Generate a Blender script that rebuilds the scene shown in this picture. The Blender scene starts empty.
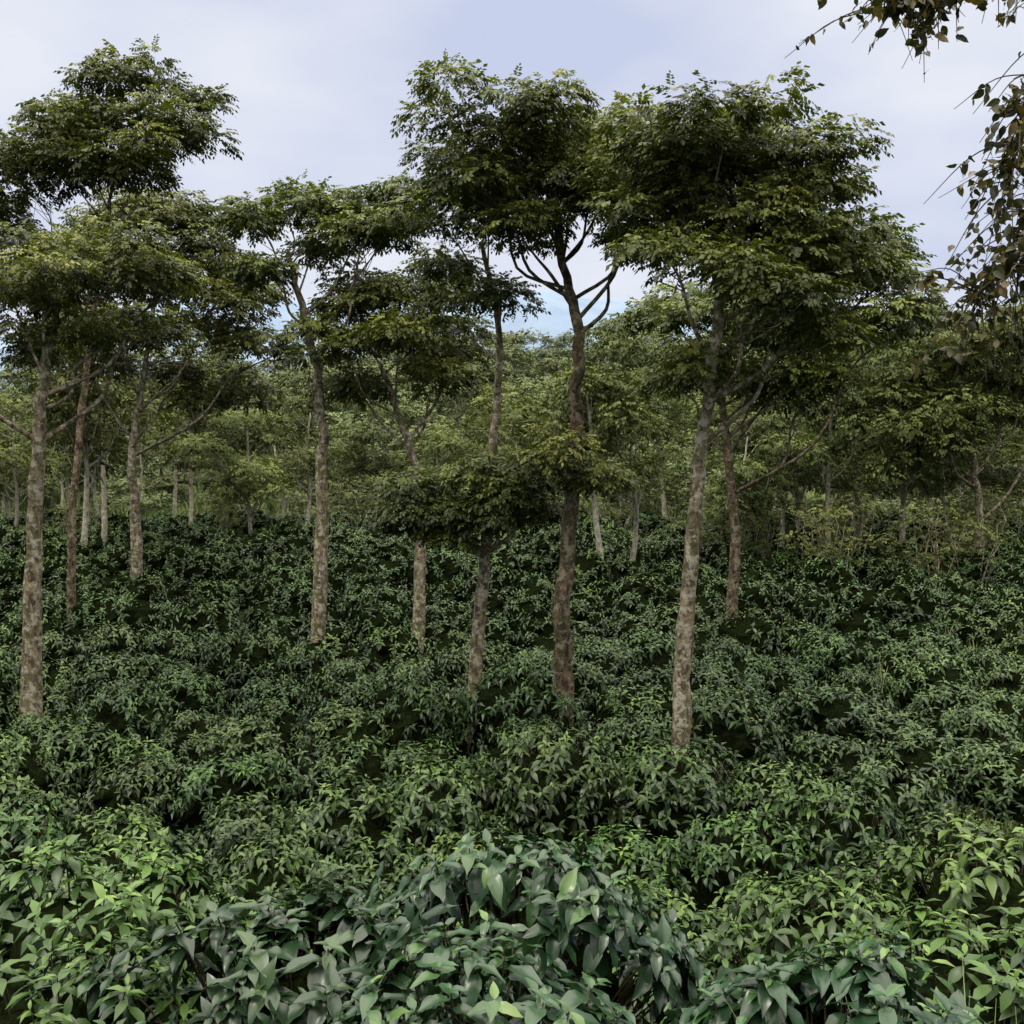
import bpy, math, random
import numpy as np
from mathutils import Vector
R = np.random.RandomState(7)
scene = bpy.context.scene

# ------------------------------------------------------------------ helpers
def link(ob):
    scene.collection.objects.link(ob); return ob

def nrmz(a):
    return a/np.maximum(np.linalg.norm(a,axis=-1,keepdims=True),1e-9)

def make_mesh(name, parts, mats, smooth=True):
    """parts: list of (verts Nx3, faces Mxk, matindex, var N)"""
    me = bpy.data.meshes.new(name)
    V=[];L=[];LS=[];MI=[];VA=[];off=0;lo=0
    for v,f,m,va in parts:
        v=np.asarray(v,dtype=np.float32); f=np.asarray(f,dtype=np.int64)
        if len(v)==0: continue
        V.append(v); L.append((f+off).ravel()); k=f.shape[1]
        LS.append(lo+np.arange(len(f))*k); lo+=len(f)*k; off+=len(v)
        MI.append(np.full(len(f),m)); VA.append(np.broadcast_to(np.asarray(va,dtype=np.float32),(len(v),)))
    V=np.concatenate(V);L=np.concatenate(L).astype(np.int32);LS=np.concatenate(LS).astype(np.int32)
    MI=np.concatenate(MI).astype(np.int32);VA=np.concatenate(VA)
    me.vertices.add(len(V)); me.vertices.foreach_set('co',V.ravel())
    me.loops.add(len(L)); me.loops.foreach_set('vertex_index',L)
    me.polygons.add(len(LS)); me.polygons.foreach_set('loop_start',LS)
    me.polygons.foreach_set('material_index',MI)
    me.polygons.foreach_set('use_smooth',np.full(len(LS),smooth))
    for m in mats: me.materials.append(m)
    me.update(calc_edges=True)
    a=me.attributes.new('var','FLOAT','POINT'); a.data.foreach_set('value',VA.astype(np.float32))
    return me

def tube(pts, rad, sides=6):
    pts=np.asarray(pts,float); n=len(pts); rad=np.broadcast_to(np.asarray(rad,float),(n,))
    t=np.gradient(pts,axis=0); t=nrmz(t)
    ref=np.array([0.,1.,0.]) if abs(t[0][1])<0.8 else np.array([1.,0,0])
    vs=[]
    ang=np.arange(sides)*2*math.pi/sides
    for i in range(n):
        a=np.cross(t[i],ref); a/=max(np.linalg.norm(a),1e-6); b=np.cross(t[i],a)
        vs.append(pts[i]+rad[i]*(np.cos(ang)[:,None]*a+np.sin(ang)[:,None]*b))
    vs=np.concatenate(vs)
    f=[]
    for i in range(n-1):
        for j in range(sides):
            k=(j+1)%sides
            f.append((i*sides+j,i*sides+k,(i+1)*sides+k,(i+1)*sides+j))
    return vs,np.array(f)

def smooth_path(pts, per=4):
    pts=[np.array(p,float) for p in pts]
    P=[2*pts[0]-pts[1]]+pts+[2*pts[-1]-pts[-2]]
    out=[]
    for i in range(1,len(P)-2):
        for k in range(per):
            t=k/per; a,b,c,d=P[i-1],P[i],P[i+1],P[i+2]
            out.append(.5*((2*b)+(-a+c)*t+(2*a-5*b+4*c-d)*t*t+(-a+3*b-3*c+d)*t**3))
    out.append(pts[-1]); return np.array(out)

def place(tv, tf, pos, d, up, scale, var):
    """instantiate template (leaf along +Y, normal +Z) N times, baked"""
    d=nrmz(d); x=nrmz(np.cross(d,up)); z=np.cross(x,d)
    N=len(pos)
    s=np.asarray(scale)[:,None,None]
    v=(tv[None,:,0:1]*x[:,None,:]+tv[None,:,1:2]*d[:,None,:]+tv[None,:,2:3]*z[:,None,:])*s+pos[:,None,:]
    f=tf[None,:,:]+(np.arange(N)*len(tv))[:,None,None]
    va=np.repeat(var,len(tv))
    return v.reshape(-1,3), f.reshape(-1,tf.shape[1]), va

# leaf templates ------------------------------------------------------------
LEAF4_V=np.array([[0,0,0],[.20,.45,.05],[0,.5,-.02],[-.20,.45,.05],[0,1,-.18]],float)
LEAF4_F=np.array([[0,1,2],[0,2,3],[2,1,4],[3,2,4]])
# six-sided broad leaf for bushes in the nearer rows
LEAFM_V=np.array([[0,0,0],[.17,.28,.05],[.19,.58,.04],[0,1,-.20],[-.19,.58,.04],[-.17,.28,.05],[0,.28,0],[0,.58,-.05]],float)
LEAFM_F=np.array([[0,1,6,5],[6,1,2,7],[5,6,7,4],[7,2,3,4]])
LEAF2_V=np.array([[0,0,0],[.22,.5,.03],[0,1,-.15],[-.22,.5,.03]],float)
LEAF2_F=np.array([[0,1,2,3]])
def hires_leaf(seed):
    r=np.random.RandomState(seed)
    ts=[0,.06,.18,.34,.52,.70,.86,1.0]; ws=[.01,.07,.18,.235,.225,.16,.07,.004]
    v=[];droop=r.uniform(.2,.42)
    for i,(t,w) in enumerate(zip(ts,ws)):
        z=-droop*t**2; wav=.04*math.sin(i*2.1+seed)
        v+= [(-w,t,z+.30*w+wav),(-w*.5,t,z+.2*w),(0,t,z),(w*.5,t,z+.2*w),(w,t,z+.30*w-wav)]
    f=[]
    for i in range(len(ts)-1):
        for j in range(4): a=i*5+j; f.append((a,a+1,a+6,a+5))
    return np.array(v,float),np.array(f)

# ------------------------------------------------------------------ materials
def newmat(name):
    m=bpy.data.materials.new(name); m.use_nodes=True
    nt=m.node_tree; nt.nodes.clear(); return m,nt
def ramp(nt,stops):
    n=nt.nodes.new('ShaderNodeValToRGB'); cr=n.color_ramp
    while len(cr.elements)<len(stops): cr.elements.new(.5)
    for e,(p,c) in zip(cr.elements,stops): e.position=p; e.color=(*c,1)
    return n
def leaf_mat(name, stops, rough=.5, spec=.4, trans=0., valvar=.35, patch=False):
    m,nt=newmat(name); N=nt.nodes; L=nt.links
    at=N.new('ShaderNodeAttribute'); at.attribute_name='var'
    oi=N.new('ShaderNodeObjectInfo')
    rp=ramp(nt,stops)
    if patch:   # whole plants differ in vigour across the field
        pn=N.new('ShaderNodeTexNoise'); pn.inputs['Scale'].default_value=.13; pn.inputs['Detail'].default_value=3
        L.new(oi.outputs['Location'],pn.inputs['Vector'])
        pr_=N.new('ShaderNodeMapRange'); pr_.inputs['From Min'].default_value=.35; pr_.inputs['From Max'].default_value=.65
        pr_.inputs['To Min'].default_value=-.13; pr_.inputs['To Max'].default_value=.08; L.new(pn.outputs[0],pr_.inputs['Value'])
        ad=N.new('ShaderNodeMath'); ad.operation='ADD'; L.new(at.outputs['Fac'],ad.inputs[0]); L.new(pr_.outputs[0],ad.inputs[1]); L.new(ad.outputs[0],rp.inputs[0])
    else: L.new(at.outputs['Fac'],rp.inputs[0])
    mr=N.new('ShaderNodeMapRange'); mr.inputs['To Min'].default_value=1-valvar; mr.inputs['To Max'].default_value=1+valvar
    L.new(oi.outputs['Random'],mr.inputs['Value'])
    hs=N.new('ShaderNodeHueSaturation'); L.new(rp.outputs[0],hs.inputs['Color']); L.new(mr.outputs[0],hs.inputs['Value'])
    mh=N.new('ShaderNodeMapRange'); mh.inputs['To Min'].default_value=.485; mh.inputs['To Max'].default_value=.51
    ml=N.new('ShaderNodeMath'); ml.operation='FRACT'; mm=N.new('ShaderNodeMath'); mm.operation='MULTIPLY'; mm.inputs[1].default_value=7.31
    L.new(oi.outputs['Random'],mm.inputs[0]); L.new(mm.outputs[0],ml.inputs[0]); L.new(ml.outputs[0],mh.inputs['Value']); L.new(mh.outputs[0],hs.inputs['Hue'])
    b=N.new('ShaderNodeBsdfPrincipled'); b.inputs['Roughness'].default_value=rough
    b.inputs['Specular IOR Level'].default_value=spec
    L.new(hs.outputs[0],b.inputs['Base Color'])
    o=N.new('ShaderNodeOutputMaterial')
    if trans>0:
        t=N.new('ShaderNodeBsdfTranslucent')
        g=N.new('ShaderNodeMixRGB'); g.blend_type='MULTIPLY'; g.inputs[0].default_value=1; g.inputs[2].default_value=(1.3,1.5,.5,1)
        L.new(hs.outputs[0],g.inputs[1]); L.new(g.outputs[0],t.inputs['Color'])
        mx=N.new('ShaderNodeMixShader'); mx.inputs[0].default_value=trans
        L.new(b.outputs[0],mx.inputs[1]); L.new(t.outputs[0],mx.inputs[2]); L.new(mx.outputs[0],o.inputs[0])
    else: L.new(b.outputs[0],o.inputs[0])
    return m

def bark_mat(name, light, dark, moss, mossamt=.5, lich=(.5,.48,.4), lamt=.6):
    m,nt=newmat(name); N=nt.nodes; L=nt.links
    tc=N.new('ShaderNodeTexCoord'); mp=N.new('ShaderNodeMapping'); mp.inputs['Scale'].default_value=(1,1,.6)
    L.new(tc.outputs['Object'],mp.inputs[0])
    n1=N.new('ShaderNodeTexNoise'); n1.inputs['Scale'].default_value=9; n1.inputs['Detail'].default_value=10; n1.inputs['Roughness'].default_value=.75
    L.new(mp.outputs[0],n1.inputs['Vector'])
    r1=ramp(nt,[(.44,dark),(.55,light)]); L.new(n1.outputs[0],r1.inputs[0])
    n2=N.new('ShaderNodeTexNoise'); n2.inputs['Scale'].default_value=2.0; n2.inputs['Detail'].default_value=8; n2.inputs['Roughness'].default_value=.65
    L.new(tc.outputs['Object'],n2.inputs['Vector'])
    r2=ramp(nt,[(.46,(0,0,0)),(.56,(mossamt,)*3)]); L.new(n2.outputs[0],r2.inputs[0])
    mx=N.new('ShaderNodeMixRGB'); L.new(r2.outputs[0],mx.inputs[0]); L.new(r1.outputs[0],mx.inputs[1]); mx.inputs[2].default_value=(*moss,1)
    n4=N.new('ShaderNodeTexNoise'); n4.inputs['Scale'].default_value=6.5; n4.inputs['Detail'].default_value=9; n4.inputs['Roughness'].default_value=.72
    mp2=N.new('ShaderNodeMapping'); mp2.inputs['Location'].default_value=(5,3,9); L.new(tc.outputs['Object'],mp2.inputs[0]); L.new(mp2.outputs[0],n4.inputs['Vector'])
    r4=ramp(nt,[(.50,(0,0,0)),(.58,(lamt,lamt,lamt))]); L.new(n4.outputs[0],r4.inputs[0])
    mx2=N.new('ShaderNodeMixRGB'); L.new(r4.outputs[0],mx2.inputs[0]); L.new(mx.outputs[0],mx2.inputs[1]); mx2.inputs[2].default_value=(*lich,1)
    b=N.new('ShaderNodeBsdfPrincipled'); b.inputs['Roughness'].default_value=.95; b.inputs['Specular IOR Level'].default_value=.1
    L.new(mx2.outputs[0],b.inputs['Base Color'])
    bp=N.new('ShaderNodeBump'); bp.inputs['Strength'].default_value=1; bp.inputs['Distance'].default_value=.08
    L.new(n1.outputs[0],bp.inputs['Height']); L.new(bp.outputs[0],b.inputs['Normal'])
    o=N.new('ShaderNodeOutputMaterial'); L.new(b.outputs[0],o.inputs[0]); return m

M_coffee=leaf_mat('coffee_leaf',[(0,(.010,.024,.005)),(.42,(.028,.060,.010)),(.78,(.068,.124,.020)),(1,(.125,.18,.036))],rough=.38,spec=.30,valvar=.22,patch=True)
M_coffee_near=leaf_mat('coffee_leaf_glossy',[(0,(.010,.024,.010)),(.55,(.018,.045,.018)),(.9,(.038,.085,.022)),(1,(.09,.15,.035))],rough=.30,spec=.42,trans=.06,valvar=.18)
M_core,nt=newmat('bush_core_shade'); N=nt.nodes; L=nt.links
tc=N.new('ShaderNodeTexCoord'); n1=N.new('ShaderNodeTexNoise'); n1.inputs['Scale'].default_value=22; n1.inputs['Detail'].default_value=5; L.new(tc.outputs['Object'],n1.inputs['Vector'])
rr=ramp(nt,[(.42,(.004,.005,.002)),(.65,(.008,.013,.004))]); L.new(n1.outputs[0],rr.inputs[0])  # near-black: the shade in gaps between leaves is put into this colour
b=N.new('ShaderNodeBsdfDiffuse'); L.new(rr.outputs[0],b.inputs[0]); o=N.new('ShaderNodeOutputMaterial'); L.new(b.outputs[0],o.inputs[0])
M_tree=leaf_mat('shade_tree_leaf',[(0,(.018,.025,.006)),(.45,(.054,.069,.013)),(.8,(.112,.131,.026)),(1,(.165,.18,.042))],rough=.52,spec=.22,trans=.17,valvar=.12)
M_mid=leaf_mat('mid_tree_leaf',[(0,(.030,.040,.012)),(.5,(.070,.086,.024)),(1,(.14,.16,.050))],rough=.6,spec=.12,trans=.15,valvar=.28)  # some distance haze put into the leaf colour
M_far=leaf_mat('far_tree_leaf',[(0,(.065,.082,.036)),(.5,(.108,.132,.058)),(1,(.17,.195,.095))],rough=.8,spec=.05,valvar=.25)  # paler, greyer leaf colour stands in for distance haze
M_over=leaf_mat('overhang_leaf',[(0,(.014,.018,.006)),(.6,(.04,.042,.012)),(1,(.11,.075,.02))],rough=.5,spec=.3,trans=.2,valvar=.1)
M_grass=leaf_mat('grass_blade',[(0,(.045,.080,.016)),(.6,(.085,.125,.03)),(1,(.16,.17,.07))],rough=.6,spec=.2,valvar=.3)
M_bark=bark_mat('bark_pale',(.22,.175,.115),(.050,.038,.024),(.085,.085,.035),.6,(.40,.37,.29),.8)
M_barkd=bark_mat('bark_dark',(.13,.09,.056),(.025,.018,.013),(.045,.05,.02),.6,(.26,.23,.17),.65)
M_barkf=bark_mat('bark_far',(.42,.38,.30),(.18,.155,.115),(.18,.19,.10),.4)
M_twig=bark_mat('twig',(.10,.08,.045),(.03,.022,.014),(.05,.06,.02),.4,(.12,.1,.07))

# ------------------------------------------------------------------ terrain
def sst(a,b,x):
    t=np.clip((x-a)/(b-a),0,1); return t*t*(3-2*t)
def H(x,y):
    x=np.asarray(x,float);y=np.asarray(y,float)
    near=(1.35+.78*np.exp(-((x-.3)/1.5)**2)+.40*sst(1.2,3.5,x))*(1-sst(4.2,12.5,y))
    gentle=2.3*sst(27,68,y)+.45*np.exp(-((x-2.6)**2+(y-15.2)**2)/6)+.35*np.exp(-((x-.6)**2+(y-18.5)**2)/6)-.05*sst(-6,-10,x)
    und=.20*np.sin(x*.31+1)*np.cos(y*.27)+.14*np.sin(x*.77+y*.5)
    ridge=(17+2.0*np.sin(x*.021+.5)+1.2*np.sin(x*.06+2)+.05*np.clip(x,-60,120))*sst(80,180,y)*(1-sst(300,700,y))
    return near+gentle+und*(1-sst(75,120,y))+ridge
def axis(lo,hi,n,k):
    t=np.linspace(np.arcsinh(lo/k),np.arcsinh(hi/k),n); return np.sinh(t)*k
xs=axis(-6000,6000,230,14); ys=axis(-80,9000,240,16)
X,Y=np.meshgrid(xs,ys); Z=H(X,Y)
gv=np.stack([X,Y,Z],-1).reshape(-1,3); nx=len(xs)
ii=np.arange(len(ys)-1)[:,None]*nx+np.arange(nx-1)[None,:]; ii=ii.ravel()
gf=np.stack([ii,ii+1,ii+nx+1,ii+nx],1)
m,nt=newmat('ground'); N=nt.nodes;L=nt.links
tc=N.new('ShaderNodeTexCoord')
n1=N.new('ShaderNodeTexNoise'); n1.inputs['Scale'].default_value=.8; n1.inputs['Detail'].default_value=10; n1.inputs['Roughness'].default_value=.7
L.new(tc.outputs['Object'],n1.inputs['Vector'])
rs=ramp(nt,[(.35,(.012,.012,.006)),(.52,(.016,.022,.007)),(.66,(.025,.038,.010))]); L.new(n1.outputs[0],rs.inputs[0])
rg=ramp(nt,[(.35,(.055,.07,.028)),(.65,(.10,.125,.05))]); L.new(n1.outputs[0],rg.inputs[0])
sp=N.new('ShaderNodeSeparateXYZ'); L.new(tc.outputs['Object'],sp.inputs[0])
mr=N.new('ShaderNodeMapRange'); mr.inputs['From Min'].default_value=66; mr.inputs['From Max'].default_value=82; L.new(sp.outputs['Y'],mr.inputs['Value'])
mx=N.new('ShaderNodeMixRGB'); L.new(mr.outputs[0],mx.inputs[0]); L.new(rs.outputs[0],mx.inputs[1]); L.new(rg.outputs[0],mx.inputs[2])
b=N.new('ShaderNodeBsdfPrincipled'); b.inputs['Roughness'].default_value=1; b.inputs['Specular IOR Level'].default_value=.1; L.new(mx.outputs[0],b.inputs['Base Color'])
o=N.new('ShaderNodeOutputMaterial'); L.new(b.outputs[0],o.inputs[0])
link(bpy.data.objects.new('ground',make_mesh('ground',[(gv,gf,0,0.)],[m])))

# distant mountain range --------------------------------------------------
mxs=np.linspace(-5000,5000,260); mys=np.linspace(0,1,24)
mv=[]
for t in mys:
    prof=(640+70*np.sin(mxs*.0017+2.2)+40*np.sin(mxs*.0044+.4)+12*np.sin(mxs*.0137))
    zz=prof*np.sin(t*math.pi/2)
    mv.append(np.stack([mxs,2600+1500*t+60*np.sin(mxs*.013+t*6),zz],-1))
mv=np.concatenate(mv); nx2=len(mxs)
ii=(np.arange(len(mys)-1)[:,None]*nx2+np.arange(nx2-1)[None,:]).ravel()
mf=np.stack([ii,ii+1,ii+nx2+1,ii+nx2],1)
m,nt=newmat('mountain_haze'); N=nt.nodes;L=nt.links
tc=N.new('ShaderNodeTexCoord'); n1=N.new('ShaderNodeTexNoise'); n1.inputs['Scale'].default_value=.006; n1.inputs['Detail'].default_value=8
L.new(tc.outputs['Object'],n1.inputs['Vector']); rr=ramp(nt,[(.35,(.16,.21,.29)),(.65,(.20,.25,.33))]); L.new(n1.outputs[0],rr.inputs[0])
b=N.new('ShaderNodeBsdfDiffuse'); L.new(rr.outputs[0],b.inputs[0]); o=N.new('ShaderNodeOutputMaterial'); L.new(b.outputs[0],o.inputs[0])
link(bpy.data.objects.new('mountain',make_mesh('mountain',[(mv,mf,0,0.)],[m])))

# ------------------------------------------------------------------ scatter
def scatter(name, pts, rot, scl, idx, meshes):
    me=bpy.data.meshes.new(name); n=len(pts)
    me.vertices.add(n); me.vertices.foreach_set('co',np.asarray(pts,np.float32).ravel())
    a=me.attributes.new('rot','FLOAT_VECTOR','POINT'); a.data.foreach_set('vector',np.asarray(rot,np.float32).ravel())
    a=me.attributes.new('scl','FLOAT_VECTOR','POINT'); a.data.foreach_set('vector',np.asarray(scl,np.float32).ravel())
    ob=link(bpy.data.objects.new(name,me))
    ng=bpy.data.node_groups.new(name+'_nodes','GeometryNodeTree')
    ng.interface.new_socket('Geometry',in_out='INPUT',socket_type='NodeSocketGeometry')
    ng.interface.new_socket('Geometry',in_out='OUTPUT',socket_type='NodeSocketGeometry')
    gi=ng.nodes.new('NodeGroupInput'); go=ng.nodes.new('NodeGroupOutput'); jn=ng.nodes.new('GeometryNodeJoinGeometry')
    def na(nm,ty):
        q=ng.nodes.new('GeometryNodeInputNamedAttribute'); q.data_type=ty; q.inputs['Name'].default_value=nm
        return next(s for s in q.outputs if s.enabled and s.name=='Attribute')
    ro=na('rot','FLOAT_VECTOR'); sc=na('scl','FLOAT_VECTOR')
    col=bpy.data.collections.new(name+'_prototypes')
    for k,pm in enumerate(meshes):
        po=bpy.data.objects.new(name+'_plant',pm); col.objects.link(po); po.parent=ob
        a=me.attributes.new('v%d'%k,'BOOLEAN','POINT'); a.data.foreach_set('value',(np.asarray(idx)==k))
        io=ng.nodes.new('GeometryNodeInstanceOnPoints'); oi=ng.nodes.new('GeometryNodeObjectInfo')
        oi.inputs['Object'].default_value=po; oi.inputs['As Instance'].default_value=True
        ng.links.new(gi.outputs[0],io.inputs['Points']); ng.links.new(na('v%d'%k,'BOOLEAN'),io.inputs['Selection'])
        ng.links.new(oi.outputs['Geometry'],io.inputs['Instance']); ng.links.new(ro,io.inputs['Rotation']); ng.links.new(sc,io.inputs['Scale'])
        ng.links.new(io.outputs[0],jn.inputs[0])
    ng.links.new(jn.outputs[0],go.inputs[0])
    md=ob.modifiers.new('scatter','NODES'); md.node_group=ng
    return ob

# ------------------------------------------------------------------ coffee bush prototypes
def bush(seed, ntips, lod=0, per=9, leaf=(.11,.165), core=.80):
    r=np.random.RandomState(seed); parts=[]
    ph=r.uniform(0,6.28,4)
    def shell(th,cz,k):
        # broad mound with steep sides
        sz=np.sqrt(np.clip(1-cz**2,0,1))
        Rr=.97*(1+.13*np.sin(2*th+ph[0])+.10*np.sin(3*th+ph[1])+.08*np.sin(5*th+ph[2]))
        lump=1+.10*np.sin(4*th+ph[3]+5*cz)+.07*np.sin(7*th-6*cz+ph[0])
        rad=Rr*sz**.72*k*lump
        zz=np.sign(cz)*np.abs(cz)**.82
        z=.62+1.08*zz*k*(1+.14*np.sin(3*th+ph[3])*sz+.10*np.sin(2*th+ph[1])*sz)
        return np.stack([rad*np.cos(th),rad*np.sin(th),z],-1)
    th=r.uniform(0,2*math.pi,ntips); cz=r.uniform(-.25,1,ntips); sz=np.sqrt(1-cz**2)
    k=1-np.abs(r.normal(0,.08,ntips))+.04
    tip=shell(th,cz,k)
    out=np.stack([np.cos(th)*sz,np.sin(th)*sz,cz*.7+.35],-1)+r.normal(0,.22,(ntips,3))
    out=nrmz(out)
    P=[];D=[];U=[];S=[];VA=[]
    tv=r.uniform(0,1,ntips)
    for i in range(ntips):
        s=out[i]; a=nrmz(np.cross(s,[.3,.2,1.])); b_=np.cross(s,a); az0=r.uniform(0,6.28)
        for j in range(per):
            pair=j//2; az=az0+(j%2)*math.pi+pair*1.4+r.normal(0,.2)
            rad=math.cos(az)*a+math.sin(az)*b_
            back=pair*.045
            d=s*(.65-.2*pair if pair<4 else 0)+rad*.9+np.array([0,0,-.32-.08*pair])+r.normal(0,.12,3)
            P.append(tip[i]-s*back); D.append(d); U.append(np.array([0,0,1.])*.9+s*.5+r.normal(0,.18,3))
            f=.5 if pair==0 else (.85 if pair==1 else 1)
            top=max(cz[i],0.)
            S.append(r.uniform(*leaf)*f); VA.append(np.clip(-.06+.42*tv[i]*top**.6+.38*top**.8+r.normal(0,.11)+(.2 if pair==0 else .08 if pair==1 else -.04*pair),0,1))  # lit tops and shaded sides put into leaf colour; youngest pairs also lighter
    P=np.array(P);D=np.array(D);U=np.array(U);S=np.array(S);VA=np.array(VA)
    if lod==0:
        vi=r.randint(0,4,len(P))
        for q in range(4):
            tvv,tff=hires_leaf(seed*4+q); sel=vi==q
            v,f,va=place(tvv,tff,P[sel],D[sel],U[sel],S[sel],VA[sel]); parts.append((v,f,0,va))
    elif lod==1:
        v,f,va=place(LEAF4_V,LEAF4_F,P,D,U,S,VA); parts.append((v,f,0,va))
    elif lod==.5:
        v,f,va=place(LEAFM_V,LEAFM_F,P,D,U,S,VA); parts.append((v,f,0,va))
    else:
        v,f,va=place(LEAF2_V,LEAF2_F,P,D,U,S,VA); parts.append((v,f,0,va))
    # closed dark blob added inside the leaves to block light and view
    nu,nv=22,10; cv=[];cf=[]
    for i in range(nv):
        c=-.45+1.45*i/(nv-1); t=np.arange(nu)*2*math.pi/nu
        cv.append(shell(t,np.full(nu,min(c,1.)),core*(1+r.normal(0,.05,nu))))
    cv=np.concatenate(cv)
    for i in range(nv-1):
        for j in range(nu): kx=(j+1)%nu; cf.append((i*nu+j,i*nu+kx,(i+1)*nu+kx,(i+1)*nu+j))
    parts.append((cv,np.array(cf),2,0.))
    if lod<2:
        for i in range(0,ntips,2 if lod else 1):
            c=tip[i]*np.array([.6,.6,.6])
            mid=(c+tip[i])/2+np.array([0,0,.03])
            v,f=tube([c,mid,tip[i]-out[i]*.02],[.010,.007,.004],4); parts.append((v,f,1,.5))
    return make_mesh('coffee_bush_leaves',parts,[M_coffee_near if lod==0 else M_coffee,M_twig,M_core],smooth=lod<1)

far_b=[bush(10+i,115,2,per=5,leaf=(.17,.25),core=.80) for i in range(5)]
cen_b=[bush(20+i,160,1,per=8,leaf=(.14,.21),core=.75) for i in range(5)]
mid_b=[bush(60+i,220,.5,per=8,leaf=(.13,.20),core=.70) for i in range(4)]
near_b=[bush(40+i,220,0,per=8,leaf=(.16,.26),core=.58) for i in range(3)]
protos=far_b+cen_b+mid_b+near_b   # 0-4, 5-9, 10-13, 14-16

trunks_xy=[(2.6,17),(.87,20),(-.82,21.4),(-2.7,31),(-5.5,31),(-9.9,22.5),(6.1,31)]
def path_here(x,y):   # narrow grassy strip between rows on the right
    c=6.6+.2*(y-15)+.5*math.sin(y*.4)
    return 15<y<21 and abs(x-c)<.35
P=[];RO=[];SC=[];ID=[]
y=4.5; row=0
while y<78:
    half=.50*y+4.5
    x=-half+R.uniform(0,1)
    while x<half:
        yy=y+R.normal(0,.10)+.6*math.sin(x*.22+row*.08)
        xx=x+R.normal(0,.12)
        if R.rand()>.03 and not path_here(xx,yy) and all((xx-a)**2+(yy-b)**2>.1 for a,b in trunks_xy) and yy>3.9:
            s=R.uniform(.78,1.08)
            if 9<yy<12 and abs(xx+.9)<.9: s*=.7
            P.append((xx,yy,float(H(xx,yy))-.05)); RO.append((R.normal(0,.07),R.normal(0,.07),R.uniform(0,6.28)))
            SC.append((s*1.05,s*.98,s*R.uniform(.85,1.2)))
            ID.append(R.randint(14,17) if (yy<7.2 and abs(xx-.6)<2.2) or yy<5.6 else (R.randint(10,14) if yy<16 else (R.randint(5,10) if yy<30 else R.randint(0,5))))
        x+=R.uniform(1.25,1.80)
    y+=2.1 if y<14 else (2.5 if y<30 else 2.9); row+=1
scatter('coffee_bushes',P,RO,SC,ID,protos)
print('bushes',len(P))

# ------------------------------------------------------------------ grass / weeds
def tuft(seed,n=46,h=(.35,.75),w=.011):
    r=np.random.RandomState(seed); V=[];F=[];VA=[]
    for i in range(n):
        a=r.uniform(0,6.28); b0=np.array([r.normal(0,.13),r.normal(0,.13),0]); d=np.array([math.cos(a),math.sin(a),0]); sd=np.array([-d[1],d[0],0])
        hh=r.uniform(*h); ln=r.uniform(.1,.6)*hh; o=len(V)
        for t in (0,.4,.75,1):
            c=b0+d*ln*t*t+np.array([0,0,hh*(t-.25*t*t*ln/hh)]); ww=w*(1-t**2)+.001
            V+= [c-sd*ww,c+sd*ww]
        F+=[(o+2*k,o+2*k+1,o+2*k+3,o+2*k+2) for k in range(3)]
        VA+=[r.uniform(0,1)]*8
    return make_mesh('grass_tuft',[(np.array(V),np.array(F),0,np.array(VA))],[M_grass])
tufts=[tuft(i) for i in range(3)]+[tuft(9,60,(.8,1.6),.02),tuft(12,12,(1.5,2.2),.010)]
P=[];RO=[];SC=[];ID=[]
def addg(x,y,s,i):
    P.append((x,y,float(H(x,y))-.02)); RO.append((0,0,R.uniform(0,6.28))); SC.append((s,s,s*R.uniform(.8,1.1))); ID.append(i)
for i in range(260):
    yy=R.uniform(15,21); c=6.6+.2*(yy-15)+.5*math.sin(yy*.4); addg(c+R.normal(0,.3),yy,R.uniform(.4,.7),R.randint(0,3))
for i in range(70):
    yy=R.uniform(18,36); addg(R.uniform(6,.5*yy+1),yy,R.uniform(1.4,2.0),R.randint(0,3))
for x,yv in ((1.4,4.2),(1.95,4.4),(2.1,4.7)): addg(x,yv,.9,4)
for i in range(700):
    yy=R.uniform(78,112); addg(R.uniform(-.55*yy,.55*yy),yy,R.uniform(1,1.8),3)
scatter('grass',P,RO,SC,ID,tufts)

# ------------------------------------------------------------------ trees
def spray_tpl(seed,n=9,wl=.32):
    r=np.random.RandomState(seed);V=[];F=[]
    for i in range(n):
        t=(i//2)/(n/2)*.75+.1; side=1 if i%2 else -1
        if i==n-1: side=0
        base=np.array([0,t,-.25*t*t])
        d=np.array([side*.9,.55,-.35])+r.normal(0,.15,3)
        if side==0: d=np.array([0,1,-.5])
        d=d/np.linalg.norm(d); wv=np.cross(d,[0,0,1]); wv/=np.linalg.norm(wv); wv=wv+np.array([0,0,r.normal(0,.35)])
        l=wl*r.uniform(.8,1.2); w=l*.25; o=len(V)
        V+=[base,base+d*l*.5+wv*w,base+d*l+np.array([0,0,-.04]),base+d*l*.5-wv*w]; F.append((o,o+1,o+2,o+3))
    return np.array(V),np.array(F)
SPR=[spray_tpl(i) for i in range(4)]

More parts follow.
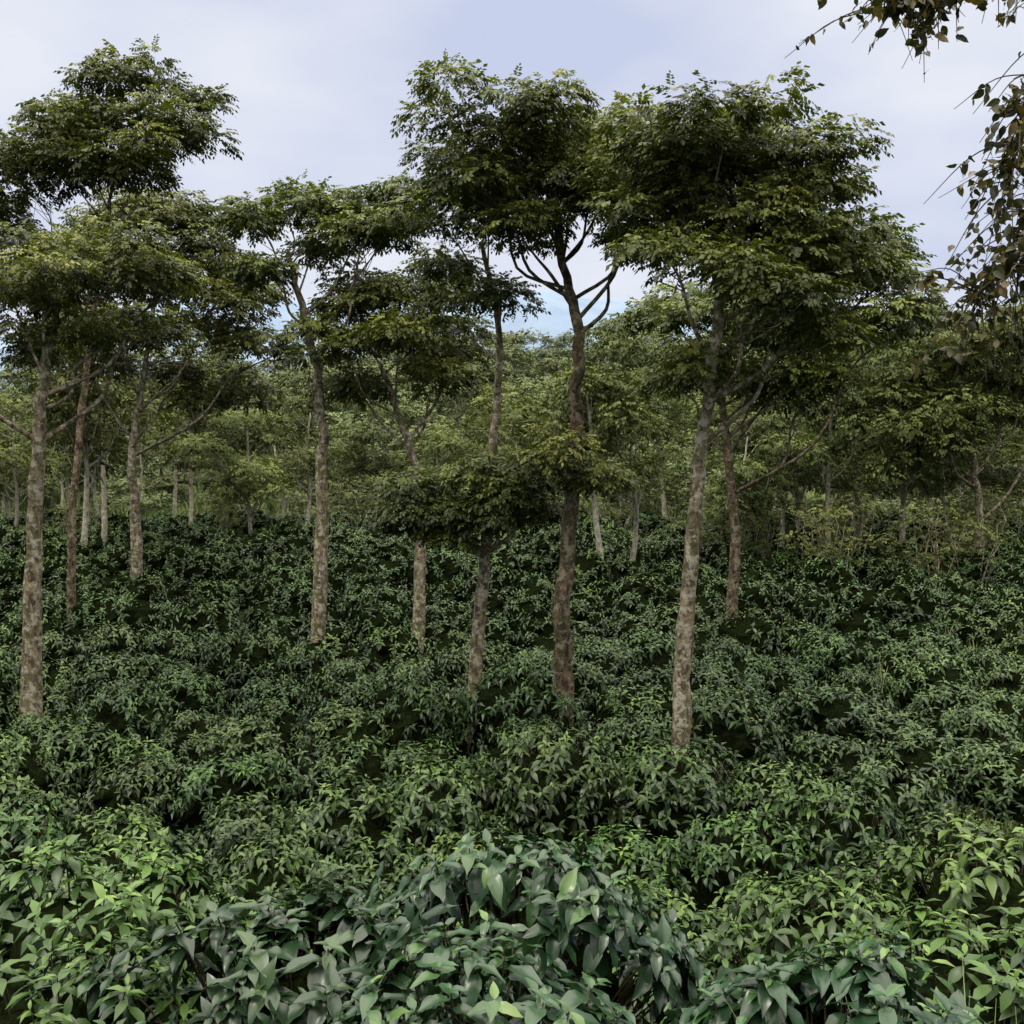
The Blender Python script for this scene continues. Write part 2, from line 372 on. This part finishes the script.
def puff_leaves(parts, r, c, pr, dens, sl, mi=0, bright=0.):
    n=max(6,int(dens*pr*pr))
    a=r.uniform(0,6.28,n); cz=r.uniform(-.4,1,n); sz=np.sqrt(1-cz**2)
    k=r.uniform(.35,1,n)**.5
    dirs=np.stack([np.cos(a)*sz,np.sin(a)*sz,cz],-1)
    pos=c+dirs*k[:,None]*np.array([pr,pr,pr*.62])
    d=np.stack([np.cos(a)*(sz+.3),np.sin(a)*(sz+.3),cz*.35-.25],-1)+r.normal(0,.3,(n,3))
    up=np.array([0,0,1.])+dirs*.6+r.normal(0,.25,(n,3))
    s=r.uniform(.75,1.25,n)*sl
    base=r.normal(0,.16)
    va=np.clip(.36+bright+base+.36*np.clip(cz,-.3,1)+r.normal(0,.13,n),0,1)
    vi=r.randint(0,len(SPR),n)
    for q in range(len(SPR)):
        m_=vi==q
        if m_.any():
            v,f,vv=place(SPR[q][0],SPR[q][1],pos[m_],d[m_],up[m_],s[m_],va[m_]); parts.append((v,f,mi,vv))

def build_tree(name, y0, trunk, r0, clumps, seed, mats, dens=270, sl=.28, pr=(.36,.68), firstlimb=.55, npf=12.5, ydep=1.0, sides=10, rtop=.3, limb=.6, squash=None, rzf=1.25):
    r=np.random.RandomState(seed); parts=[]
    bx=trunk[0][0]
    tp=[np.array([x-bx, 0 if i==0 else r.normal(0,.06)*i, z]) for i,(x,z) in enumerate(trunk)]
    tp[0][2]=-.3
    path=smooth_path(tp,6); n=len(path)
    path[1:-1,:2]+=r.normal(0,r0*.13,(n-2,2))
    tt=np.linspace(0,1,n); rad=r0*(1-(1-rtop)*tt)*(1+.35*np.exp(-tt*14))*(1+r.normal(0,.04,n))
    v,f=tube(path,rad,sides); parts.append((v,f,1,.5))
    zt=path[:,2]; z0=path[-1,2]*firstlimb
    for cl in clumps:
        cx,cz,rx,rz=cl[:4]; dy=cl[4] if len(cl)>4 and cl[4] is not None else r.uniform(-1,1)*ydep
        rz=rz*rzf
        if squash and cz>squash: cz=squash+(cz-squash)*.72
        dm=cl[5] if len(cl)>5 else 1.
        br=cl[6] if len(cl)>6 else 0.
        c=np.array([cx-bx,dy,cz])
        hd=math.hypot(c[0]-np.interp(cz,zt,path[:,0]),dy)
        za=np.clip(cz-.85*hd-.4-rx*.3,z0,zt[-1]); i=int(np.argmin(abs(zt-za))); A=path[i]
        rb=limb*min(rad[i]*.7,.035+.0175*np.linalg.norm(c-A)+.02*rx)
        d=c-A; ln=np.linalg.norm(d)
        m1=A+d*.35+np.array([d[0]*.12,d[1]*.12,-.04*abs(d[2])])+r.normal(0,.07,3)*ln*.5
        m2=A+d*.7+r.normal(0,.07,3)*ln*.5
        bpath=smooth_path([A,m1,m2,c+np.array([0,0,-rz*.3])],4)
        v,f=tube(bpath,np.linspace(rb,rb*.35,len(bpath)),6); parts.append((v,f,1,.5))
        npuff=max(5,int(npf*rx*max(rz,.5)/(.5*(pr[0]+pr[1]))**2*.34))
        for k in range(npuff):
            a=r.uniform(0,6.28); u=r.uniform(-.75,1); su=math.sqrt(1-u*u); kk=r.uniform(.4,1.12)
            pc=c+np.array([math.cos(a)*su*rx*1.1,math.sin(a)*su*rx,u*rz*1.1])*kk
            st=bpath[r.randint(len(bpath)//2,len(bpath))]
            mid=(st+pc)/2+r.normal(0,.08,3)+np.array([0,0,-.05])
            v,f=tube([st,mid,pc],[rb*.32,rb*.2,rb*.08+.003],4); parts.append((v,f,1,.5))
            p_=r.uniform(*pr)
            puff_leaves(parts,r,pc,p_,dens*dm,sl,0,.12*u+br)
    me=make_mesh(name,parts,mats)
    ob=bpy.data.objects.new(name,me); ob.location=(bx,y0,0)
    return link(ob)

DK=[M_tree,M_barkd]; PL=[M_tree,M_bark]
build_tree('shade_tree',17,[(2.6,0),(2.68,3.0),(2.78,4.6),(2.92,6.2),(3.05,8.0),(3.15,9.2),(3.25,10)],.15,
 [(2.3,11.4,.9,.5),(3.1,11.5,1.0,.5),(4.1,11.4,.95,.5),(4.7,10.9,.75,.5),(3.5,10.4,1.1,.6),(4.8,10.0,.8,.5),(2.5,10.2,.8,.6),(4.2,9.1,1.0,.45),(5.1,9.1,.7,.4),(2.2,9.1,.5,.35),(3.6,8.4,.8,.35),(4.6,8.0,.6,.3),(2.9,7.4,.5,.3),(3.3,9.3,.8,.5)],11,PL,ydep=1.2,squash=9.5)
build_tree('shade_tree',20,[(.87,0),(.93,2.0),(.95,3.5),(1.12,5.7),(1.2,8.0),(1.0,9.4),(.7,10.8)],.20,
 [(-.4,12.5,1.0,.45),(.8,12.4,1.0,.5),(2.1,12.7,1.0,.45),(-.9,11.8,.8,.5),(.3,11.6,1.0,.6),(1.8,11.6,1.0,.6),(-.6,10.9,.7,.4),(1.1,10.7,.9,.45),(2.5,10.8,.7,.45),(.2,10.0,.5,.3),(2.1,9.9,.5,.3),(3.0,11.9,.9,.5),(1.6,5.6,.3,.25,.1),(.75,6.1,.3,.4,-.1)],12,DK,ydep=1.5,squash=10.8)
build_tree('shade_tree',21.4,[(-.82,0),(-.6,3.5),(-.45,5.2),(-.33,6.8),(-.25,8.6),(-.6,10.4)],.135,
 [(-.1,5.1,.8,.5,-.3,2.2,-.16),(-1.2,4.9,.6,.5,-.2,2.2,-.16),(-2.1,5.15,.5,.5,-.1,2.2,-.18),(.55,5.4,.45,.4,-.1,2.0,-.16),(-.6,5.4,.5,.4,-.3,2.2,-.06),(-1.4,10.6,.8,.45),(-.4,11.0,.9,.5),(-.2,9.3,.6,.3),(-1.5,9.7,.6,.35)],13,PL,ydep=.8,firstlimb=.4,pr=(.3,.55))
build_tree('shade_tree',31,[(-2.7,0),(-2.6,3.5),(-2.75,6.1),(-3.2,7.6),(-3.7,9.0)],.19,
 [(-4.3,10.6,1.2,.7),(-2.4,10.8,1.2,.6),(-4.8,9.4,.8,.6),(-3.2,9.8,1.1,.6),(-1.5,9.8,1.0,.6),(-2.1,8.7,.8,.4),(-4.6,8.5,.7,.4)],14,PL,ydep=1.5,dens=160,sl=.40,pr=(.45,.8))
build_tree('shade_tree',31,[(-5.5,0),(-5.4,4.1),(-5.35,6.9),(-5.5,8.9),(-6.0,11),(-6.3,12.2)],.21,
 [(-6.4,13.8,1.0,.5),(-7.0,12.9,.8,.45),(-5.3,13.4,.9,.45),(-4.0,12.9,1.0,.6),(-3.7,12.2,1.0,.5),(-3.0,13.3,.8,.4),(-5.7,12.4,.6,.3),(-6.6,11.6,.6,.3),(-4.2,11.4,.8,.4)],15,PL,ydep=1.3,dens=155,sl=.40,pr=(.42,.78),firstlimb=.7)
build_tree('shade_tree',22.5,[(-9.9,0),(-9.8,4.2),(-9.6,6.8),(-9.45,8.15),(-9.3,9.3)],.2,
 [(-9.4,10.6,1.2,.5),(-10.6,10.0,1.1,.6),(-8.2,10.1,1.0,.55),(-9.2,9.4,1.0,.45),(-11.4,9.4,1.1,.6),(-7.9,9.0,.8,.4),(-10.4,8.5,.8,.35),(-8.6,8.5,.7,.35),(-7.2,9.8,.6,.4)],16,PL,ydep=1.5,firstlimb=.62)
build_tree('shade_tree',45,[(-15.5,0),(-15.4,4),(-15.5,6.5),(-15.4,8.6),(-15,11),(-14.6,14)],.25,
 [(-14.8,16.8,2.1,1.0),(-12.6,16.1,1.8,1.0),(-16.4,15.4,2.0,1.1),(-13.8,14.5,2.2,1.1),(-11.6,14.1,1.6,.9),(-12.8,11.9,2.0,.9),(-15.8,12.0,1.8,.9),(-17.6,13.4,1.7,.9),(-11,12.8,1.4,.8),(-9.8,11.2,1.3,.7),(-14.4,10,1.6,.8),(-17.6,10.6,1.6,.8),(-11.6,9.8,1.2,.7)],17,[M_tree,M_bark],ydep=2,dens=90,sl=.52,pr=(.7,1.1),firstlimb=.5,rzf=1.15)
build_tree('shade_tree',35,[(-14.1,0),(-14.0,5),(-13.6,9.5),(-13.0,13),(-12.6,15.5)],.15,
 [(-12.0,19.8,1.2,.6),(-10.7,19.5,1.0,.6),(-13.6,18.3,1.1,.6),(-14.6,16.9,1.3,.7),(-12.5,17.1,1.3,.8),(-10.5,16.8,1.2,.7),(-13.1,15.8,1.3,.6),(-11.2,15.5,1.3,.6),(-15.4,15.5,1.3,.7),(-16.1,14.4,1.4,.8)],18,DK,ydep=1.8,dens=125,sl=.44,pr=(.5,.9),firstlimb=.7,squash=15,rzf=1.15)
build_tree('shade_tree',31,[(6.1,0),(6.3,3.8),(6.1,6.1),(5.9,8.6),(6.2,10)],.18,
 [(7,8.8,1.4,.6),(5.6,9.8,1.3,.6),(8.1,9.8,1.4,.6),(9.4,10.3,1.3,.6),(7,11.2,1.6,.7),(4.6,10.8,1.2,.6),(9.9,11.2,1.0,.5),(5,8.6,.9,.5),(8.6,8.4,1.0,.5),(10.6,10,.9,.5),(8.4,12.4,1.3,.7),(10.2,12.2,.9,.5)],19,DK,ydep=1.8,dens=145,sl=.42,pr=(.45,.85))
build_tree('shade_tree',50,[(21.2,0),(21.3,4),(21.0,7),(20.6,9.5)],.24,
 [(17.8,9.8,1.9,1.0),(20.4,11.6,2.2,1.1),(23.2,9.8,2.2,1.1),(19.0,8,1.8,.8),(22.4,12.6,1.9,1.0),(25,12,2,1.1),(21,9.6,1.6,.8),(25,9,1.6,.8)],20,[M_mid,M_bark],ydep=2.4,dens=75,sl=.58,pr=(.7,1.1),firstlimb=.4)

# middle-distance trees: five grown shapes, each tree its own object
def generic(seed,h,spread,mats,dens=36,sl=.56,pr=(.6,1.0),npf=7.5,r0=.15,nc=11,low=.42):
    r=np.random.RandomState(seed)
    tr=[(0,0),(r.normal(0,.15),h*.3),(r.normal(0,.3),h*.55),(r.normal(0,.5),h*.85)]
    cl=[]
    for i in range(nc):
        z=h*r.uniform(low,1.); w=spread*(1-.35*abs(z/h-.7)/.3)
        cl.append((r.uniform(-1,1)*w,z,r.uniform(.7,1.4),r.uniform(.4,.8),r.uniform(-1,1)*w))
    ob=build_tree('tree_shape',0,tr,r0,cl,seed,mats,dens=dens,sl=sl,pr=pr,npf=npf,firstlimb=.3,sides=7)
    me=ob.data; bpy.data.objects.remove(ob); return me
MG=[generic(100+i,8.5+1.1*i,2.6,[M_mid,M_barkf],low=.42) for i in range(5)]
mids=[(-14.2,60,0),(-19,65,3),(-12.6,66,1),(3.8,45,2),(5.0,47,1),(-21.5,58,4),(9.2,65,2),(-.8,70,3),(15.7,60,0),(17.4,56,1),(23.6,60,2),(-20,51,2),(10.4,50,0),(-4.9,76,1),(4.2,80,3),(13,75,4),(-27,72,2),(-10,82,0),(19,80,3),(27,70,4),(31,76,1),(-32,80,3),(0.5,62,0),(7.5,78,1),(22,72,0),(-24,78,4),(-16,76,0),(1.5,74,2),(35,80,0),(10,84,0),(15,52,2),(20,64,4),(12.6,62,3),(26,66,1),(28.5,60,3),(32,68,2),(38,78,4),(-28,62,1),(-33,72,0),(-37,80,4),(18,68,2),(24,80,1),(13.2,54,1),(18.6,52,0),(22.5,56,3)]
for i,(x,y,k) in enumerate(mids):
    o=bpy.data.objects.new('shade_tree',MG[k]); s=R.uniform(.8,1.1); o.scale=(s,s,s*R.uniform(.9,1.1)); o.rotation_euler=(R.normal(0,.04),R.normal(0,.04),R.uniform(0,6.28))
    o.location=(x,y,float(H(x,y))); link(o)

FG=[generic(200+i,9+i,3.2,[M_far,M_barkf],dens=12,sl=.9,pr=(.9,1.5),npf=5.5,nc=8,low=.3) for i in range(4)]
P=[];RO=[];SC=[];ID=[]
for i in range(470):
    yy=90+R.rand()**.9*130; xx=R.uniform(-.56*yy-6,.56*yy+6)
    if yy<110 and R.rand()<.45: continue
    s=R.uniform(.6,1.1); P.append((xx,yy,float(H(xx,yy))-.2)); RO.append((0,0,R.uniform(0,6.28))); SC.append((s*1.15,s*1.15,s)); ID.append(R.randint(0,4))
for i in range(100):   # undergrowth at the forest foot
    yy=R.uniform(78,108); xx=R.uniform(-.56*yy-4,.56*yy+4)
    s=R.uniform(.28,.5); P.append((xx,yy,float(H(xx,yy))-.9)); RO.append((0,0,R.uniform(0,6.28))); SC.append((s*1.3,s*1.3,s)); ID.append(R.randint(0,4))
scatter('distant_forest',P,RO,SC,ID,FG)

def shrub(seed,h=3.6):
    r=np.random.RandomState(seed); parts=[]
    for i in range(9):
        a=r.uniform(0,6.28); s=r.uniform(.2,.5)*h; p=[np.array([0,0,-.1])+r.normal(0,.5,3)*[1,1,0]]
        for k in range(3): p.append(p[-1]+np.array([math.cos(a)*s/3,math.sin(a)*s/3,h/3*r.uniform(.7,1.1)])+r.normal(0,.12,3))
        path=smooth_path(p,3); v,f=tube(path,np.linspace(.035,.01,len(path)),5); parts.append((v,f,1,.5))
        for k in range(5):
            q=path[r.randint(len(path)//3,len(path))]; e=q+np.array([r.normal(0,.4),r.normal(0,.4),r.uniform(.1,.7)])
            v,f=tube([q,(q+e)/2+r.normal(0,.05,3),e],[.014,.009,.005],4); parts.append((v,f,1,.5))
            if r.rand()<.6: puff_leaves(parts,r,e,.45,60,.33)
    return make_mesh('shrub',parts,[M_mid,M_bark])
SH=[shrub(i) for i in range(3)]
for i,(x,y) in enumerate([(13,46),(15.2,49),(17.3,45),(11.2,50),(19.4,47),(9.5,53),(16,54),(-24,60),(-16,63),(22,52),(-3,66),(6,64),(12,58),(18,60),(25,58),(-9,70),(2,70),(20.5,50),(23,55),(14,55)]):
    o=bpy.data.objects.new('shrub',SH[i%3]); s=R.uniform(.75,1.2); o.scale=(s,s,s); o.rotation_euler=(0,0,R.uniform(0,6)); o.location=(x,y,float(H(x,y))); link(o)

# ------------------------------------------------------------------ overhanging tree at right edge
r=np.random.RandomState(5); parts=[]
TX,TY=4.6,5.6
g=float(H(TX,TY))
tr=smooth_path([(TX,TY,g-.3),(TX+.05,TY,g+2),(TX-.1,TY-.1,g+4.4),(TX-.3,TY-.2,g+6.6)],6)
v,f=tube(tr,np.linspace(.19,.11,len(tr)),10); parts.append((v,f,1,.5))
def limb(pts,ra,rb):
    p=smooth_path(pts,6); v,f=tube(p,np.linspace(ra,rb,len(p)),6); parts.append((v,f,1,.5)); return p
l1=limb([(TX-.2,TY-.1,7.4),(3.6,5.3,8.0),(2.7,5.1,7.93),(2.0,5.0,7.72),(1.62,5.0,7.66)],.07,.005)
l2=limb([(TX-.1,TY,6.6),(3.7,5.2,7.6),(2.9,5.0,7.85),(2.5,4.9,7.6),(2.28,4.9,7.2),(2.2,4.9,6.8)],.06,.004)
l3=limb([(TX,TY,5.4),(3.8,5.3,6.3),(3.0,5.1,6.8),(2.5,5.1,6.7),(2.1,5.1,6.35)],.06,.004)
l4=limb([(3.7,5.2,7.6),(3.0,5.5,7.4),(2.7,5.6,7.1),(2.45,5.6,6.5)],.03,.004)
P=[];D=[];S=[]
def twig(q,e,n,drop=.06):
    m_=(q+e)/2+np.array([0,0,drop]); p=smooth_path([q,m_,e],5); v,f=tube(p,np.linspace(.004,.0013,len(p)),4); parts.append((v,f,1,.5))
    for k in range(n):
        t=r.uniform(.1,1); b_=p[min(int(t*(len(p)-1)),len(p)-1)]+r.normal(0,.01,3)
        P.append(b_); D.append(r.normal(0,.6,3)+np.array([0,0,-.6])); S.append(r.uniform(.035,.07))
for L_,cnt,lo,dz in ((l1,85,.4,(-.22,.08)),(l2,80,.35,(-.42,.1)),(l3,150,.35,(-.6,.15)),(l4,80,.3,(-.5,.1))):
    for k in range(cnt):
        q=L_[int(r.uniform(lo,1)*(len(L_)-1))]
        e=q+np.array([r.normal(-.03,.15),r.normal(0,.2),r.uniform(*dz)])
        twig(q,e,r.randint(6,11))
tvv,tff=hires_leaf(3); tvv=tvv*np.array([1.2,1,.8])
v,f,va=place(tvv,tff,np.array(P),np.array(D),r.normal(0,1,(len(P),3)),np.array(S),r.uniform(0,1,len(P))); parts.append((v,f,0,va))
link(bpy.data.objects.new('overhanging_tree',make_mesh('overhanging_tree',parts,[M_over,M_twig])))

# ------------------------------------------------------------------ world / light
w=bpy.data.worlds.new('World'); scene.world=w; w.use_nodes=True; nt=w.node_tree; nt.nodes.clear(); N=nt.nodes; L=nt.links
EL=math.radians(60); AZ=math.radians(215)
sky=N.new('ShaderNodeTexSky'); sky.sky_type='NISHITA'; sky.sun_disc=False; sky.sun_elevation=EL; sky.sun_rotation=AZ
b1=N.new('ShaderNodeBackground'); b1.inputs[1].default_value=.09; L.new(sky.outputs[0],b1.inputs[0])
tc=N.new('ShaderNodeTexCoord'); mp=N.new('ShaderNodeMapping'); mp.inputs['Scale'].default_value=(1,1,2.6); L.new(tc.outputs['Generated'],mp.inputs[0])
n1=N.new('ShaderNodeTexNoise'); n1.inputs['Scale'].default_value=2.8; n1.inputs['Detail'].default_value=4; n1.inputs['Roughness'].default_value=.45; L.new(mp.outputs[0],n1.inputs['Vector'])
rc=ramp(nt,[(.35,(.66,.72,.93)),(.60,(.92,.95,1.04))]); L.new(n1.outputs[0],rc.inputs[0])
# overcast luminance: the cloud deck is brightest (and most neutral) overhead
sx=N.new('ShaderNodeSeparateXYZ'); L.new(tc.outputs['Generated'],sx.inputs[0])
zr=N.new('ShaderNodeMapRange'); zr.inputs['From Min'].default_value=.42; zr.inputs['From Max'].default_value=.85; zr.inputs['To Min'].default_value=.95; zr.inputs['To Max'].default_value=6.4
L.new(sx.outputs['Z'],zr.inputs['Value'])
zf=N.new('ShaderNodeMapRange'); zf.inputs['From Min'].default_value=.42; zf.inputs['From Max'].default_value=.6; L.new(sx.outputs['Z'],zf.inputs['Value'])
cm=N.new('ShaderNodeMixRGB'); cm.inputs[2].default_value=(.91,.87,.77,1); L.new(zf.outputs[0],cm.inputs[0]); L.new(rc.outputs[0],cm.inputs[1])
b2=N.new('ShaderNodeBackground'); L.new(cm.outputs[0],b2.inputs[0]); L.new(zr.outputs[0],b2.inputs[1])
mx=N.new('ShaderNodeMixShader'); mx.inputs[0].default_value=.9; L.new(b1.outputs[0],mx.inputs[1]); L.new(b2.outputs[0],mx.inputs[2])
o=N.new('ShaderNodeOutputWorld'); L.new(mx.outputs[0],o.inputs[0])
sd=bpy.data.lights.new('sun','SUN'); sd.energy=1.5; sd.angle=math.radians(10); sd.color=(1,.95,.84)
so=link(bpy.data.objects.new('sun',sd))
dirv=Vector((math.sin(AZ)*math.cos(EL),math.cos(AZ)*math.cos(EL),math.sin(EL)))
so.rotation_euler=dirv.to_track_quat('Z','Y').to_euler(); so.location=(0,0,60)

cam=bpy.data.cameras.new('camera'); cam.sensor_width=36; cam.lens=36*1098/1024; cam.clip_end=20000; cam.clip_start=.05
co=link(bpy.data.objects.new('camera',cam)); co.location=(0,0,5.5); co.rotation_euler=(math.radians(90-1.15),0,0)
scene.camera=co
scene.view_settings.view_transform='Standard'; scene.view_settings.look='None'; scene.view_settings.exposure=0
